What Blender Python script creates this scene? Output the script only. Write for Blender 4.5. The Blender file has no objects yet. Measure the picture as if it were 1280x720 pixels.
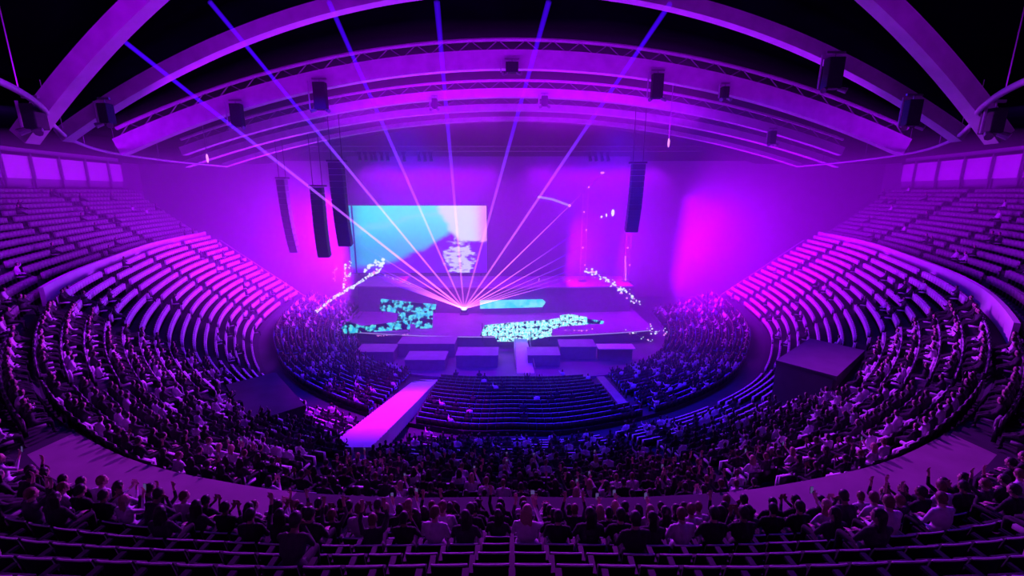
import bpy, bmesh, math, random
import numpy as np
from mathutils import Vector, Matrix
random.seed(7); rng = np.random.default_rng(7)
S = bpy.context.scene
C = S.collection
PI = math.pi
EYE = 18.0                       # camera height above the arena floor; the z values below are measured from the eye
PITCH = math.radians(12.6)
F = 537.0                        # focal length in pixels of the 1280 wide frame

# ------------------------------------------------------------------ camera
cd = bpy.data.cameras.new('camera'); cam = bpy.data.objects.new('camera', cd); C.objects.link(cam)
cam.location = (0, 0, EYE); cam.rotation_euler = (PI/2 - PITCH, 0, 0)
cd.sensor_width = 36; cd.lens = F/1280*36; cd.clip_start = 0.05; cd.clip_end = 400
S.camera = cam

# ------------------------------------------------------------------ world, exposure
W = bpy.data.worlds.new('world'); S.world = W; W.use_nodes = True
W.node_tree.nodes['Background'].inputs[0].default_value = (0.02, 0.0, 0.06, 1)
W.node_tree.nodes['Background'].inputs[1].default_value = 0.02
S.view_settings.view_transform = 'Standard'; S.view_settings.look = 'None'
S.view_settings.gamma = 1; S.view_settings.use_curve_mapping = False
S.view_settings.exposure = 0.0
S.cycles.use_denoising = True
try:
    S.cycles.denoiser = 'OPENIMAGEDENOISE'; S.cycles.denoising_prefilter = 'ACCURATE'
except Exception: pass
S.cycles.max_bounces = 3; S.cycles.diffuse_bounces = 2; S.cycles.glossy_bounces = 1
S.cycles.volume_bounces = 0; S.cycles.transparent_max_bounces = 24
S.cycles.volume_step_rate = 1.0; S.cycles.caustics_reflective = False; S.cycles.caustics_refractive = False

MAGENTA = (0.38, 0.0, 1.0); CROWD = (.55, .02, 1.0); VIOLET = (0.20, 0.0, 1.0); BLUE = (0.02, 0.005, 1.0)
HAZE_DENSITY = 0.018
POWER = 0.72
# added spots without fixtures, standing in for the rig: (x, y, z above eye, aim, power, colour, cone degrees)
AREAS, WASH = [], []        # unseen area lights added for the wash; added spots
for s_ in (-1, 1):
    AREAS += [   # (centre, direction, width, height, power, colour): added area lights, no panels built
     ((s_*23, 59, -7), (s_*1, -.28, -.08), 15, 13, 29000 if s_<0 else 18500, MAGENTA),
     ((s_*27, 62,  -5), (s_*.9, -.05, -.35), 8, 8, 5500, MAGENTA),
     ((s_*10, 53, 2.5), (0, .35, -.93), 16, 5, 10000, MAGENTA),        # over the deck
     ((s_*11, 60, 4.5), (0, .75, -.66), 16, 2, 1600, (.14,0,1)),        # onto the drapes
     ((s_*16, 25, 3.5), (s_*-.25, .8, .6), 14, 1, 900*(1 if s_<0 else .7), MAGENTA),      # up onto the widest arch
     ((s_*5, 25.5, 4.6), (0, .85, .53), 12, 1, 1000, MAGENTA),
     ((s_*8, 36.5, 5.6), (0, .8, .6), 14, 1, 3600, MAGENTA),
     ((s_*9, 11, 3.0), (s_*.35, .85, .5), 8, 1, 1400*(1 if s_<0 else .35), MAGENTA),       # onto the two nearest arches
     ((s_*29, 22, 2.4), (s_*.75, .6, .0), 6, 1, 4200 if s_<0 else 3000, MAGENTA),       # onto the pale fascia
    ]
    AREAS += [((s_*13, 30, 6.5), (0, .1, -.99), 8, 4, 2600, BLUE)]  # added blue fill over the bowl
    WASH += [
     (s_*8, 31, 6.5, (s_*6, 33, -17), 52000, BLUE, 88),                  # blue over the floor rows
     (s_*13, 31, 3.0, (s_*23, 14, -9), 24000, CROWD, 80),                # added over the crowd, hanging free
     (s_*6, 31, .5, (s_*8, 6, -5.5), 38000, CROWD, 62),  # added rim light on the nearest heads and seats
    ]
AREAS += [((8, 60, -8), (1, 0, -.1), 7, 8, 6500, MAGENTA), ((15, 59, -8), (1, -.1, -.1), 7, 8, 4500, MAGENTA), ((-16, 63, -13.5), (-1, 0, .3), 5, 3, 2500, MAGENTA)]  # added fill low beside the stage
WASH += [(-8, 31, 6, (-8.3, 28, -14), 60000, (.8,0,1.0), 46),
 (11, 13, 7, (9, 4, -4), 1500, BLUE, 90)]             # added spots: magenta on the stair aisle, blue on near right seats
ALL_TOP = []

# ------------------------------------------------------------------ materials
def nt(name):
    m = bpy.data.materials.new(name); m.use_nodes = True
    t = m.node_tree; return m, t, t.nodes['Principled BSDF']
def mat(name, col, rough=0.6, metal=0.0, noise=0.0, scale=4.0, spec=0.5):
    m, t, b = nt(name)
    b.inputs['Roughness'].default_value = rough; b.inputs['Metallic'].default_value = metal
    b.inputs['Specular IOR Level'].default_value = spec
    if noise > 0:
        tc = t.nodes.new('ShaderNodeTexCoord'); n = t.nodes.new('ShaderNodeTexNoise'); r = t.nodes.new('ShaderNodeValToRGB')
        n.inputs['Scale'].default_value = scale; n.inputs['Detail'].default_value = 4
        t.links.new(tc.outputs['Object'], n.inputs['Vector']); t.links.new(n.outputs[0], r.inputs[0])
        r.color_ramp.elements[0].position = .3; r.color_ramp.elements[1].position = .7
        r.color_ramp.elements[0].color = (*[c*(1-noise) for c in col], 1)
        r.color_ramp.elements[1].color = (*[min(1, c*(1+noise)) for c in col], 1)
        t.links.new(r.outputs[0], b.inputs['Base Color'])
    else: b.inputs['Base Color'].default_value = (*col, 1)
    return m
def emis(name, col, k):
    m = bpy.data.materials.new(name); m.use_nodes = True; t = m.node_tree; t.nodes.clear()
    o = t.nodes.new('ShaderNodeOutputMaterial'); e = t.nodes.new('ShaderNodeEmission')
    e.inputs[0].default_value = (*col, 1); e.inputs[1].default_value = k; t.links.new(e.outputs[0], o.inputs[0]); return m
M = {
 'concrete': mat('concrete', (.035,.035,.045), .85, noise=.25, scale=.8),
 'lower_concrete': mat('lower_concrete', (.04,.04,.05), .85, noise=.25, scale=.8),
 'pale_concrete': mat('pale_concrete', (.26,.22,.22), .8, noise=.12, scale=1.2),
 'parapet': mat('parapet_paint', (.7,.7,.7), .6, noise=.06, scale=1),
 'exit_paint': mat('exit_paint', (.16,.15,.17), .8, noise=.1, scale=1),
 'floor': mat('arena_floor', (.16,.04,.20), .6, noise=.2, scale=.5),
 'wall': mat('wall_paint', (.30,.29,.32), .8, noise=.08, scale=.5),
 'fascia': mat('fascia_lit_band', (.8,.8,.8), .6, noise=.06, scale=.7),  # upper wall lightened: the lit band is put into its colour
 'ceiling': mat('ceiling_black', (.0015,.0015,.003), 1.0, noise=.3, scale=.4, spec=0.0),
 'beam': mat('beam_paint', (.62,.62,.64), .55, noise=.12, scale=1.5),
 'steel': mat('rig_steel', (.32,.32,.34), .4, metal=.7),
 'black': mat('black_metal', (.015,.015,.018), .5),
 'speaker': mat('speaker_black', (.02,.02,.03), .6, noise=.2, scale=9),
 'grille': mat('speaker_grille', (.035,.035,.05), .8),
 'shell': mat('seat_shell', (.02,.02,.022), .35),
 'dim_upper_cushion': mat('upper_seat_cushion_dim', (.26,.24,.26), .75, noise=.06, scale=8),  # weaker light on the upper tier put into a darker cushion colour
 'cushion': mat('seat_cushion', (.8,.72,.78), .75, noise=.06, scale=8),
 'shaded_cushion': mat('seat_cushion_shaded', (.035,.03,.04), .8, noise=.1, scale=8),  # foreground shade put into the near cushions
 'edge_highlight': mat('seat_edge_highlight', (.8,.8,.82), .35),
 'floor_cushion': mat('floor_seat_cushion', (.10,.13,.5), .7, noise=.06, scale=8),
 'armrest': mat('armrest_plastic', (.012,.012,.014), .6),
 'drape': mat('stage_drape', (.14,.015,.16), .95, noise=.2, scale=2),  # violet stage wash put into the curtain colour
 'deck': mat('stage_deck', (.34,.03,.36), .65, noise=.15, scale=1.0),  # magenta wash and haze put into the deck colour
 'deck_side': mat('stage_skirt', (.20,.02,.26), .8, noise=.2, scale=2),  # same wash put into the skirt and platform colour
 'cable': mat('cable_grey', (.45,.45,.5), .5),
 'skin': mat('skin', (.55,.36,.28), .55, noise=.05, scale=12),
 'skin2': mat('skin_dark', (.24,.14,.10), .55, noise=.05, scale=12),
 'hair': mat('hair_dark', (.02,.015,.012), .5, noise=.3, scale=40),
 'hair2': mat('hair_brown', (.16,.09,.05), .5, noise=.3, scale=40),
 'hair3': mat('hair_fair', (.45,.34,.2), .5, noise=.2, scale=40),
 'trousers': mat('trousers', (.012,.012,.016), .85, noise=.2, scale=20),
 'shoes': mat('shoes', (.03,.03,.03), .6),
 'shirt_black': mat('shirt_black', (.02,.02,.022), .85, noise=.2, scale=14),
 'shirt_grey': mat('shirt_grey', (.05,.05,.055), .85, noise=.15, scale=14),
 'shirt_pale': mat('shirt_pale', (.7,.66,.7), .85, noise=.1, scale=14),
 'lamp_glass': emis('lamp_glass', (.6,.05,1), 2.0),
 'bulb_white': emis('bulb_white', (.75,.9,1), 1.6),
 'bulb_pink': emis('bulb_pink', (1,.3,.95), 1.3),
 'strip_cyan': emis('strip_cyan', (.04,.85,1), 1.0),
 'strip_lilac': emis('strip_lilac', (.5,.35,1), .9),
 'phone': emis('phone_screen', (.3,.2,.8), .25),
}

# ------------------------------------------------------------------ mesh helpers
class MB:
    def __init__(s): s.v = []; s.f = []; s.mi = []; s.cur = 0
    def add(s, vs, fs):
        b = len(s.v); s.v += [tuple(v) for v in vs]; s.f += [tuple(i+b for i in f) for f in fs]; s.mi += [s.cur]*len(fs)
    def box(s, c, d, rz=0, M4=None):
        hx, hy, hz = d[0]/2, d[1]/2, d[2]/2
        vs = [Vector((sx*hx, sy*hy, sz*hz)) for sz in (-1,1) for sy in (-1,1) for sx in (-1,1)]
        R = M4 if M4 is not None else Matrix.Rotation(rz, 4, 'Z')
        vs = [R @ v + Vector(c) for v in vs]
        s.add(vs, [(0,2,3,1),(4,5,7,6),(0,1,5,4),(2,6,7,3),(0,4,6,2),(1,3,7,5)])
    def tube(s, pts, r, n=8, r2=None):
        pts = [Vector(p) for p in pts]; rings = []
        for i, p in enumerate(pts):
            d = (pts[min(i+1,len(pts)-1)] - pts[max(i-1,0)]).normalized()
            up = Vector((0,0,1)) if abs(d.z) < .95 else Vector((1,0,0))
            a = d.cross(up).normalized(); b = d.cross(a)
            rr = r if r2 is None else r + (r2-r)*i/max(1,len(pts)-1)
            rings.append([p + a*rr*math.cos(2*PI*k/n) + b*rr*math.sin(2*PI*k/n) for k in range(n)])
        vs = [v for R in rings for v in R]; fs = []
        for i in range(len(rings)-1):
            for k in range(n):
                a0 = i*n+k; a1 = i*n+(k+1)%n; fs.append((a0,a1,a1+n,a0+n))
        fs.append(tuple(range(n-1,-1,-1))); fs.append(tuple((len(rings)-1)*n+k for k in range(n)))
        s.add(vs, fs)
    def ell(s, c, r, n=10, m=7):
        vs = [(c[0],c[1],c[2]-r[2])]; fs = []
        for j in range(1,m):
            t = -PI/2 + PI*j/m
            for k in range(n):
                a = 2*PI*k/n; vs.append((c[0]+r[0]*math.cos(t)*math.cos(a), c[1]+r[1]*math.cos(t)*math.sin(a), c[2]+r[2]*math.sin(t)))
        vs.append((c[0],c[1],c[2]+r[2])); L = len(vs)-1
        for k in range(n):
            fs.append((0, 1+(k+1)%n, 1+k)); fs.append((L, L-n+k, L-n+(k+1)%n))
        for j in range(m-2):
            for k in range(n):
                a0 = 1+j*n+k; a1 = 1+j*n+(k+1)%n; fs.append((a0,a1,a1+n,a0+n))
        s.add(vs, fs)
    def build(s, name, m=None, parent=None, smooth=False, bevel=0):
        me = bpy.data.meshes.new(name); me.from_pydata(s.v, [], s.f)
        for x in (m if isinstance(m, (list,tuple)) else [m]):
            me.materials.append(M[x] if isinstance(x, str) else x)
        if any(s.mi): me.polygons.foreach_set('material_index', s.mi)
        if bevel:
            bm = bmesh.new(); bm.from_mesh(me)
            bmesh.ops.bevel(bm, geom=list(bm.edges), offset=bevel, segments=2, affect='EDGES', profile=.6, clamp_overlap=True)
            bm.to_mesh(me); bm.free()
        if smooth: me.polygons.foreach_set('use_smooth', [True]*len(me.polygons))
        me.update()
        o = bpy.data.objects.new(name, me); C.objects.link(o)
        if parent: o.parent = parent
        else: ALL_TOP.append(o)
        return o
def boxo(name, c, d, m, parent=None, rz=0, bevel=0):
    b = MB(); b.box(c, d, rz); return b.build(name, m, parent, bevel=bevel)
def tag(o, label=None, cat=None, group=None, kind=None):
    if label: o['label'] = label
    if cat: o['category'] = cat
    if group: o['group'] = group
    if kind: o['kind'] = kind
    return o
def thing(name, loc, label, cat, group=None, rz=0):
    o = bpy.data.objects.new(name, None); C.objects.link(o); o.location = loc; o.rotation_euler = (0,0,rz)
    o.empty_display_size = .2; ALL_TOP.append(o)
    return tag(o, label, cat, group)
def copy_tree(src, parent=None):
    c = src.copy(); C.objects.link(c)
    if parent: c.parent = parent
    else: ALL_TOP.append(c)
    for ch in list(src.children): copy_tree(ch, c)
    return c
cp, sp = math.cos(PITCH), math.sin(PITCH)
def at(x, y, Y):                  # point of the sight line through a pixel of the 1280x720 photograph at distance Y ahead of the eye
    r = x-640; d = y-360; fw = F*cp - d*sp; dn = d*cp + F*sp
    k = Y/fw; return Vector((r*k, Y, -dn*k))
def project(p):
    x, y, z = p; f = y*cp - z*sp; d = -z*cp - y*sp
    if f < .1: return None
    return 640 + F*x/f, 360 + F*d/f, f

# ------------------------------------------------------------------ bowl rings (right half, mirrored), each from the nose under the camera to the stage end
def spline(pts, n=400):
    P = [Vector((-pts[1][0], pts[1][1], pts[1][2]))] + [Vector(p) for p in pts] + [Vector(pts[-1])*2-Vector(pts[-2])]
    out = []
    for i in range(1, len(P)-2):
        for k in range(24):
            t = k/24; a,b,c,d = P[i-1],P[i],P[i+1],P[i+2]
            out.append(.5*((2*b)+(c-a)*t+(2*a-5*b+4*c-d)*t*t+(3*b-3*c+d-a)*t**3))
    out.append(P[-2])
    A = np.array([tuple(v) for v in out]); L = np.r_[0, np.cumsum(np.linalg.norm(np.diff(A[:,:2],axis=0),axis=1))]
    t = np.linspace(0, L[-1], n); return np.stack([np.interp(t, L, A[:,i]) for i in range(3)],1), L[-1]
T_, T_L = spline([(0,-1.7,-.9),(5,-1.7,-.9),(11,-1.0,-1.0),(18,2.3,-.8),(25.5,8,-.6),(32,14.5,-.5),(38,22,-.5),(45,34,-.5),(50,47,-.5),(53,62,-.5)])
P_, P_L = spline([(0,9.6,-8.7),(4,9.6,-8.7),(8.4,10.0,-8.6),(13.8,11.3,-8.3),(19.5,15.2,-7.7),(25,21,-7.0),(30,28,-6.7),(36,39,-6.7),(41,50,-6.7),(44,62,-6.7)])
K_, K_L = spline([(0,11.0,-8.75),(4,11.0,-8.75),(8.2,11.4,-8.65),(13.3,12.7,-8.35),(19.0,15.8,-7.75),(24.6,21.3,-7.05),(29.6,28.2,-6.75),(35.6,39.1,-6.75),(40.6,50.1,-6.75),(43.6,62,-6.75)])
Q_, Q_L = spline([(0,11.1,-10.1),(4,11.1,-10.1),(8.2,11.5,-9.9),(13.3,12.8,-9.2),(18.9,15.9,-8.1),(24.5,21.4,-7.2),(29.5,28.3,-6.9),(35.5,39.2,-6.9),(40.5,50.2,-6.9),(43.5,62,-6.9)])
M_, M_L = spline([(0,24.8,-15.9),(4,24.9,-15.9),(10,26.8,-15.8),(15,29.3,-15.6),(19.8,33,-15.4),(24,38.5,-15.2),(27.5,45,-15),(30,54,-15),(31,62,-15)])
N_, N_L = spline([(0,26.2,-16.1),(3.8,26.3,-16.1),(9.6,28.1,-16.0),(14.3,30.5,-15.8),(18.8,34,-15.6),(22.8,39.2,-15.5),(26.2,45.4,-15.3),(28.6,54,-15.3),(29.6,62,-15.3)])
F_, F_L = spline([(0,38.3,-17.7),(5,38.4,-17.7),(11,39.8,-17.7),(15,43,-17.7),(18,48,-17.7),(20,54,-17.7),(21,62,-17.7)])
def ring_pt(A, v):                # v in -1..1
    s = 1 if v >= 0 else -1; i = min(abs(v),1)*(len(A)-1); j = min(int(i), len(A)-2); f = i-j
    p = A[j]*(1-f) + A[j+1]*f; return np.array([s*p[0], p[1], p[2]])
def loft(A, B, u, v):
    a, b = ring_pt(A, v), ring_pt(B, v); return a*(1-u)+b*u
VS = np.linspace(-1, 1, 161)
def tier_mesh(name, A, B, rows, m):
    # rows steps going from the outer ring A (high) to the inner ring B (low)
    b = MB(); prof = []
    for k in range(rows):
        u0, u1 = k/rows, (k+1)/rows; zf = k/(rows-1)
        prof.append((u0, zf)); prof.append((u1, zf))
    grid = []
    for v in VS:
        a, c = ring_pt(A, v), ring_pt(B, v); col = []
        for (u, zf) in prof:
            p = a*(1-u)+c*u; col.append((p[0], p[1], a[2]*(1-zf)+c[2]*zf))
        grid.append(col)
    n = len(prof); vs = [p for col in grid for p in col]; fs = []
    for i in range(len(VS)-1):
        for j in range(n-1): fs.append((i*n+j, i*n+j+1, (i+1)*n+j+1, (i+1)*n+j))
    b.add(vs, fs); o = b.build(name, m); tag(o, kind='structure'); return o
def row_point(A, B, rows, k, off, v):  # seat position: off = fraction inside tread k
    a, c = ring_pt(A, v), ring_pt(B, v); u = (k+off)/rows; zf = k/max(1,rows-1)
    p = a*(1-u)+c*u; return np.array([p[0], p[1], a[2]*(1-zf)+c[2]*zf])
R_UP, R_LO, R_FL = 14, 16, 13
def strip_mesh(name, A, B, m, da=0, db=0, v0=-1, v1=1):
    b = MB(); vs = []; fs = []; VV = [v for v in VS if v0 <= v <= v1]
    for v in VV:
        a, c = ring_pt(A, v), ring_pt(B, v); vs += [(a[0],a[1],a[2]+da),(c[0],c[1],c[2]+db)]
    for i in range(len(VV)-1): fs.append((2*i,2*i+1,2*i+3,2*i+2))
    b.add(vs, fs); return tag(b.build(name, m), kind='structure')
def ring_wall(name, A, z0, z1, thick, m, outward=0.0, v0=-1, v1=1, absz=False):
    b = MB(); vs = []; fs = []; vv = [v for v in np.linspace(v0, v1, 161)]
    for v in vv:
        p = ring_pt(A, v); q = ring_pt(A, min(1,v+.01)) - ring_pt(A, max(-1,v-.01)); t = q[:2]/np.linalg.norm(q[:2])
        n = np.array([t[1], -t[0]])                      # outward normal
        a = p[:2] + n*outward; c = a + n*thick; zz = 0 if absz else p[2]
        vs += [(a[0],a[1],zz+z0),(a[0],a[1],zz+z1),(c[0],c[1],zz+z1),(c[0],c[1],zz+z0)]
    for i in range(len(vv)-1):
        for j in range(4): fs.append((4*i+j, 4*i+(j+1)%4, 4*i+4+(j+1)%4, 4*i+4+j))
    fs += [(0,1,2,3), tuple(4*(len(vv)-1)+j for j in (3,2,1,0))]
    b.add(vs, fs); return tag(b.build(name, m), kind='structure')
# ================================================================== STRUCTURE
boxo('floor', (0, 32, -18.1), (130, 90, .2), 'floor')['kind'] = 'structure'
tier_mesh('upper_terrace', T_, P_, R_UP, 'concrete')
strip_mesh('concourse_floor', P_, K_, 'pale_concrete', v0=-.214, v1=-.086)
strip_mesh('concourse_floor', P_, K_, 'pale_concrete', v0=.086, v1=.214)
strip_mesh('concourse_floor', P_, K_, 'lower_concrete', v0=-.09, v1=.09)
strip_mesh('terrace_step', P_, K_, 'concrete', v0=-1, v1=-.211)
strip_mesh('terrace_step', P_, K_, 'concrete', v0=.211, v1=1)
strip_mesh('wall_concourse', K_, Q_, 'concrete')
tier_mesh('lower_terrace', Q_, M_, R_LO, 'concrete')
strip_mesh('crosswalk_floor', M_, N_, 'lower_concrete')
tier_mesh('floor_terrace', N_, F_, R_FL, 'lower_concrete')
ring_wall('parapet_left', P_, -.3, 1.15, .22, 'parapet', .0, -1, -.46)
ring_wall('parapet_right', P_, -.3, 1.15, .22, 'parapet', .0, .36, 1)
ring_wall('crosswalk_curb', N_, -.2, .32, .12, 'concrete', -.12)
ring_wall('lower_kerb', F_, -.4, .25, .15, 'deck_side', -.15)
ring_wall('wall_bowl', T_, -8, 4.8, .3, 'wall', 1.4, absz=True)
ring_wall('trim_1', T_, 1.4, 3.7, .12, 'fascia', 1.25, absz=True)
ring_wall('trim_2', T_, 3.7, 4.0, .5, 'black', 1.0, absz=True)
ring_wall('landing_floor', T_, -.1, 0, 1.45, 'concrete', -.02)
# posts in front of the pale fascia
for v in list(np.linspace(.24, .97, 18)):
    for s in (-1, 1):
        p = ring_pt(T_, s*v); q = ring_pt(T_, s*v+.005)-ring_pt(T_, s*v-.005); a = math.atan2(q[1], q[0])
        n = np.array([math.sin(a), -math.cos(a)])
        c = p[:2] + n*1.1
        o = boxo('trim_post', (c[0], c[1], 2.0), (.22, .22, 4.0), 'steel', rz=a); o['kind'] = 'structure'
# end walls and back of the hall
boxo('wall_back', (0, 74, -7), (130, .4, 24), 'wall')['kind'] = 'structure'
for s, nm in ((-1,'wall_left'), (1,'wall_right')):
    boxo(nm, (s*62, 30, -6), (.4, 90, 26), 'wall')['kind'] = 'structure'
    b = MB()
    prof = [(53,-.5),(44,-6.7),(42.2,-6.8),(31,-15),(29.6,-15.3),(21,-17.7),(21,-18),(54,-18)]
    vs = [(s*x, 62+dy, z) for dy in (0,.3) for x, z in prof]; n = len(prof)
    b.add(vs, [tuple(range(n)), tuple(range(2*n-1,n-1,-1))] + [(i,(i+1)%n,n+(i+1)%n,n+i) for i in range(n)])
    b.build('wall_stand_end', 'wall')['kind'] = 'structure'
def roof(Y):
    ys = [8,18,25,35,45,55,70]; zc = [12.6,11.9,10.45,9.6,9.4,9.3,9.0]; k = [.026,.026,.0121,.0067,.005,.004,.004]
    return np.interp(Y, ys, zc), np.interp(Y, ys, k)
b = MB(); xs = np.linspace(-62, 62, 63); ys = np.linspace(-14, 74, 45)
vs = []
for y in ys:
    zc, k = roof(y)
    for x in xs: vs.append((x, y, max(4.5, zc+2.0-k*x*x)))
b.add(vs, [(j*63+i, (j+1)*63+i, (j+1)*63+i+1, j*63+i+1) for j in range(44) for i in range(62)])
b.build('ceiling', 'ceiling')['kind'] = 'structure'
boxo('wall_behind', (0, -14, -2), (130, .4, 34), 'wall')['kind'] = 'structure'

# vomitory boxes beside the crosswalk (exit tunnels with pale flat tops)
def vomitory(c, rz, L, Wd, H, name, m='exit_paint'):
    b = MB(); R = Matrix.Rotation(rz, 4, 'Z')
    def bx(cc, d): b.box(R @ Vector(cc) + Vector(c), d, rz)
    bx((-Wd/2, 0, -H/2), (.3, L, H)); bx((Wd/2, 0, -H/2), (.3, L, H)); bx((0, -L/2, -H/2), (Wd, .3, H)); bx((0, 0, .0), (Wd+.3, L+.3, .25))
    o = b.build(name, m); o['kind'] = 'structure'
vomitory((19.6, 25.6, -10.2), math.radians(-50), 6.0, 2.8, 3.0, 'wall_exit_right')
vomitory((-15.2, 24.2, -12.2), math.radians(42), 6.0, 2.6, 2.2, 'wall_exit_left', 'lower_concrete')

# bright straight stair aisle at the left of the centre block, and a narrower one at right
def stair(name, x0, x1, y0, y1, z0, z1, n, m, label):
    b = MB()
    for i in range(n):
        y = y0+(y1-y0)*i/n; z = z0+(z1-z0)*i/n
        b.box(((x0+x1)/2, y+(y1-y0)/n/2, z-.4), (x1-x0, (y1-y0)/n+.02, .95))
    o = b.build(name, m); o['kind'] = 'structure'; return o
stair('stair_aisle', -9.4, -7.2, 19.8, 38.6, -12.9, -17.9, 40, M['parapet'], '')
stair('stair_aisle', 8.2, 9.0, 30.5, 39.0, -16.1, -17.7, 16, M['pale_concrete'], '')

# ================================================================== ROOF ARCHES
def arch(Y, depth, wide, xr, label, rail=True):
    t = thing('roof_arch', (0, Y, 0), label, 'roof arch', 'curved roof arches')
    zc, k = roof(Y); xs = np.linspace(-xr, xr, 61)
    b = MB(); vs = []
    for x in xs:
        z = zc - k*x*x
        s = 2*k*x; n = Vector((s, 0, 1)).normalized()
        for (dy, dn) in ((-wide/2,-depth/2),(wide/2,-depth/2),(wide/2,depth/2),(-wide/2,depth/2)):
            vs.append((x+n.x*dn, dy, z+n.z*dn))
    fs = [(4*i+j, 4*i+4+j, 4*i+4+(j+1)%4, 4*i+(j+1)%4) for i in range(60) for j in range(4)] + [(0,1,2,3),(243,242,241,240)]
    b.add(vs, fs); b.build('girder', 'beam', t)
    if rail:
        up = [(x, 0, zc-k*x*x+depth/2+.75) for x in xs]
        r = MB(); r.tube(up, .13, 6); r.build('top_chord', 'beam', t)
        w = MB()
        for i in range(0, 60, 2):
            x = xs[i]; z = zc-k*x*x+depth/2; x2 = xs[min(60,i+1)]; z2 = zc-k*x2*x2+depth/2
            w.tube([(x,0,z-.05),(x2,0,z2+.72)], .04, 5); w.tube([(x2,0,z2+.72),(xs[min(60,i+2)],0,zc-k*xs[min(60,i+2)]**2+depth/2-.05)], .04, 5)
        w.build('web', 'steel', t)
    return t
arch(18, .7, .55, 19.4, 'nearest curved roof arch, cutting both top corners of the view', rail=False)
arch(25, .7, .6, 24.8, 'thick pink-lit roof arch crossing both upper corners, second from the camera', rail=False)
arch(35, 1.3, .6, 30.5, 'widest bright roof arch with a thin upper chord, in front of the stage', rail=True)
arch(45, .8, .6, 33, 'hazy roof arch just behind the widest bright arch')
arch(52, .7, .8, 38, 'faint roof arch in haze, second behind the widest bright arch')
arch(59, .5, .8, 38, 'faintest roof arch, over the back of the stage', rail=False)
# suspended ring conduit
rp = [(-11.5,6,3.1),(-12.8,9.5,3.05),(-14.3,13,3),(-17.2,16.8,3),(-21,20.8,3),(-27,28,3),(-31.5,35.5,3),(-34,45,3),(-34.5,54,3)]
sm, _ = spline([(0,0,3.1)]+[(-p[0],p[1],p[2]) for p in rp], 90)
for s, w in ((-1,'left'),(1,'right')):
    t = thing('ring_conduit', (0,0,0), f'thin curved conduit hanging below the roof arches on the {w} side', 'conduit')
    b = MB(); b.tube([(s*p[0], p[1], p[2]) for p in sm[14:]], .10, 8); b.build('tube', 'cable', t, smooth=True)
    for i in range(20, 88, 9):
        p = sm[i]; zc, k = roof(p[1]); top = max(3.4, zc+1.9-k*p[0]**2)
        h = MB(); h.tube([(s*p[0],p[1],p[2]),(s*p[0],p[1],top)], .02, 4); h.build('hanger', 'steel', t)
# speaker/lamp clusters under the arches
def cluster(p, drop, w, label):
    t = thing('hanging_fixture', tuple(p), label, 'hanging fixture')
    b = MB(); b.tube([(0,0,0),(0,0,-.35)], .03, 6); b.box((0,0,-.05),(w*1.2,.1,.1)); b.build('clamp', 'steel', t)
    b = MB(); b.box((0,0,-.3-drop/2),(w,.5,drop)); b.build('housing', 'speaker', t, bevel=.04)
    for sx in (-1,1):
        b = MB(); b.tube([(sx*w*.4,-.1,-.3-drop),(sx*w*.75,-.35,-.45-drop)], .1, 8, .14); b.build('lamp_head', 'steel', t)
    b = MB(); b.tube([(-w*.9,-.1,-.2),(-w*.9,-.1,-.3-drop)], .05, 6); b.build('bracket', 'cable', t)
def on_arch(px_x, Y):
    zc, k = roof(Y); x = 0.0
    for _ in range(40):
        z = zc-k*x*x; f = Y*cp - z*sp; x = (px_x-640)/F*f
    return (x, Y-.9, zc-k*x*x-.1)
for px_x, Y, d, w, lab in ((303,35,1.6,.8,'dark box fixture under the widest arch, leftmost of its hanging boxes'),
    (405,35,1.9,.9,'dark box fixture with a bright bracket under the widest arch, left of centre'),
    (640,35,.7,.9,'small dark fixture under the middle of the widest arch'),
    (818,35,1.7,.8,'dark fixture under the widest arch, right of centre'),
    (900,35,.8,.5,'small hanging lamp under the widest arch, next right of the dark fixture'),
    (148,25,1.0,.5,'dark fixture on the left end of the second arch'),
    (1030,25,1.5,.8,'large dark twin-lamp fixture under the second arch at upper right'),
    (1125,25,1.3,.7,'dark fixture hanging at the right end of the second arch'),
    (68,18,.9,.5,'small fixture clamped on the nearest arch at upper left'),
    (1216,18,.9,.5,'small fixture clamped on the nearest arch at upper right'),
    (545,45,.9,.5,'tiny dark fixture on the hazy arch left of centre'),
    (680,45,.9,.6,'tiny dark fixture on the hazy arch right of centre'),
    (960,45,1.2,.6,'small dark fixture on the hazy arch at far right')):
    cluster(on_arch(px_x, Y), d, w, lab)
for x, y, Y, lab in ((255,170,40,'thin hanging drop rod with a lit pink tip at left'), (838,150,40,'thin hanging drop rod in haze right of centre')):
    p = at(x, y, Y); t = thing('drop_rod', tuple(p), lab, 'hanging rod')
    b = MB(); b.tube([(0,0,3),(0,0,-1.6)], .03, 6); b.build('rod', 'steel', t)
    b = MB(); b.ell((0,0,-1.9),(.1,.1,.4)); b.build('lamp', 'bulb_pink', t, smooth=True)

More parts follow.
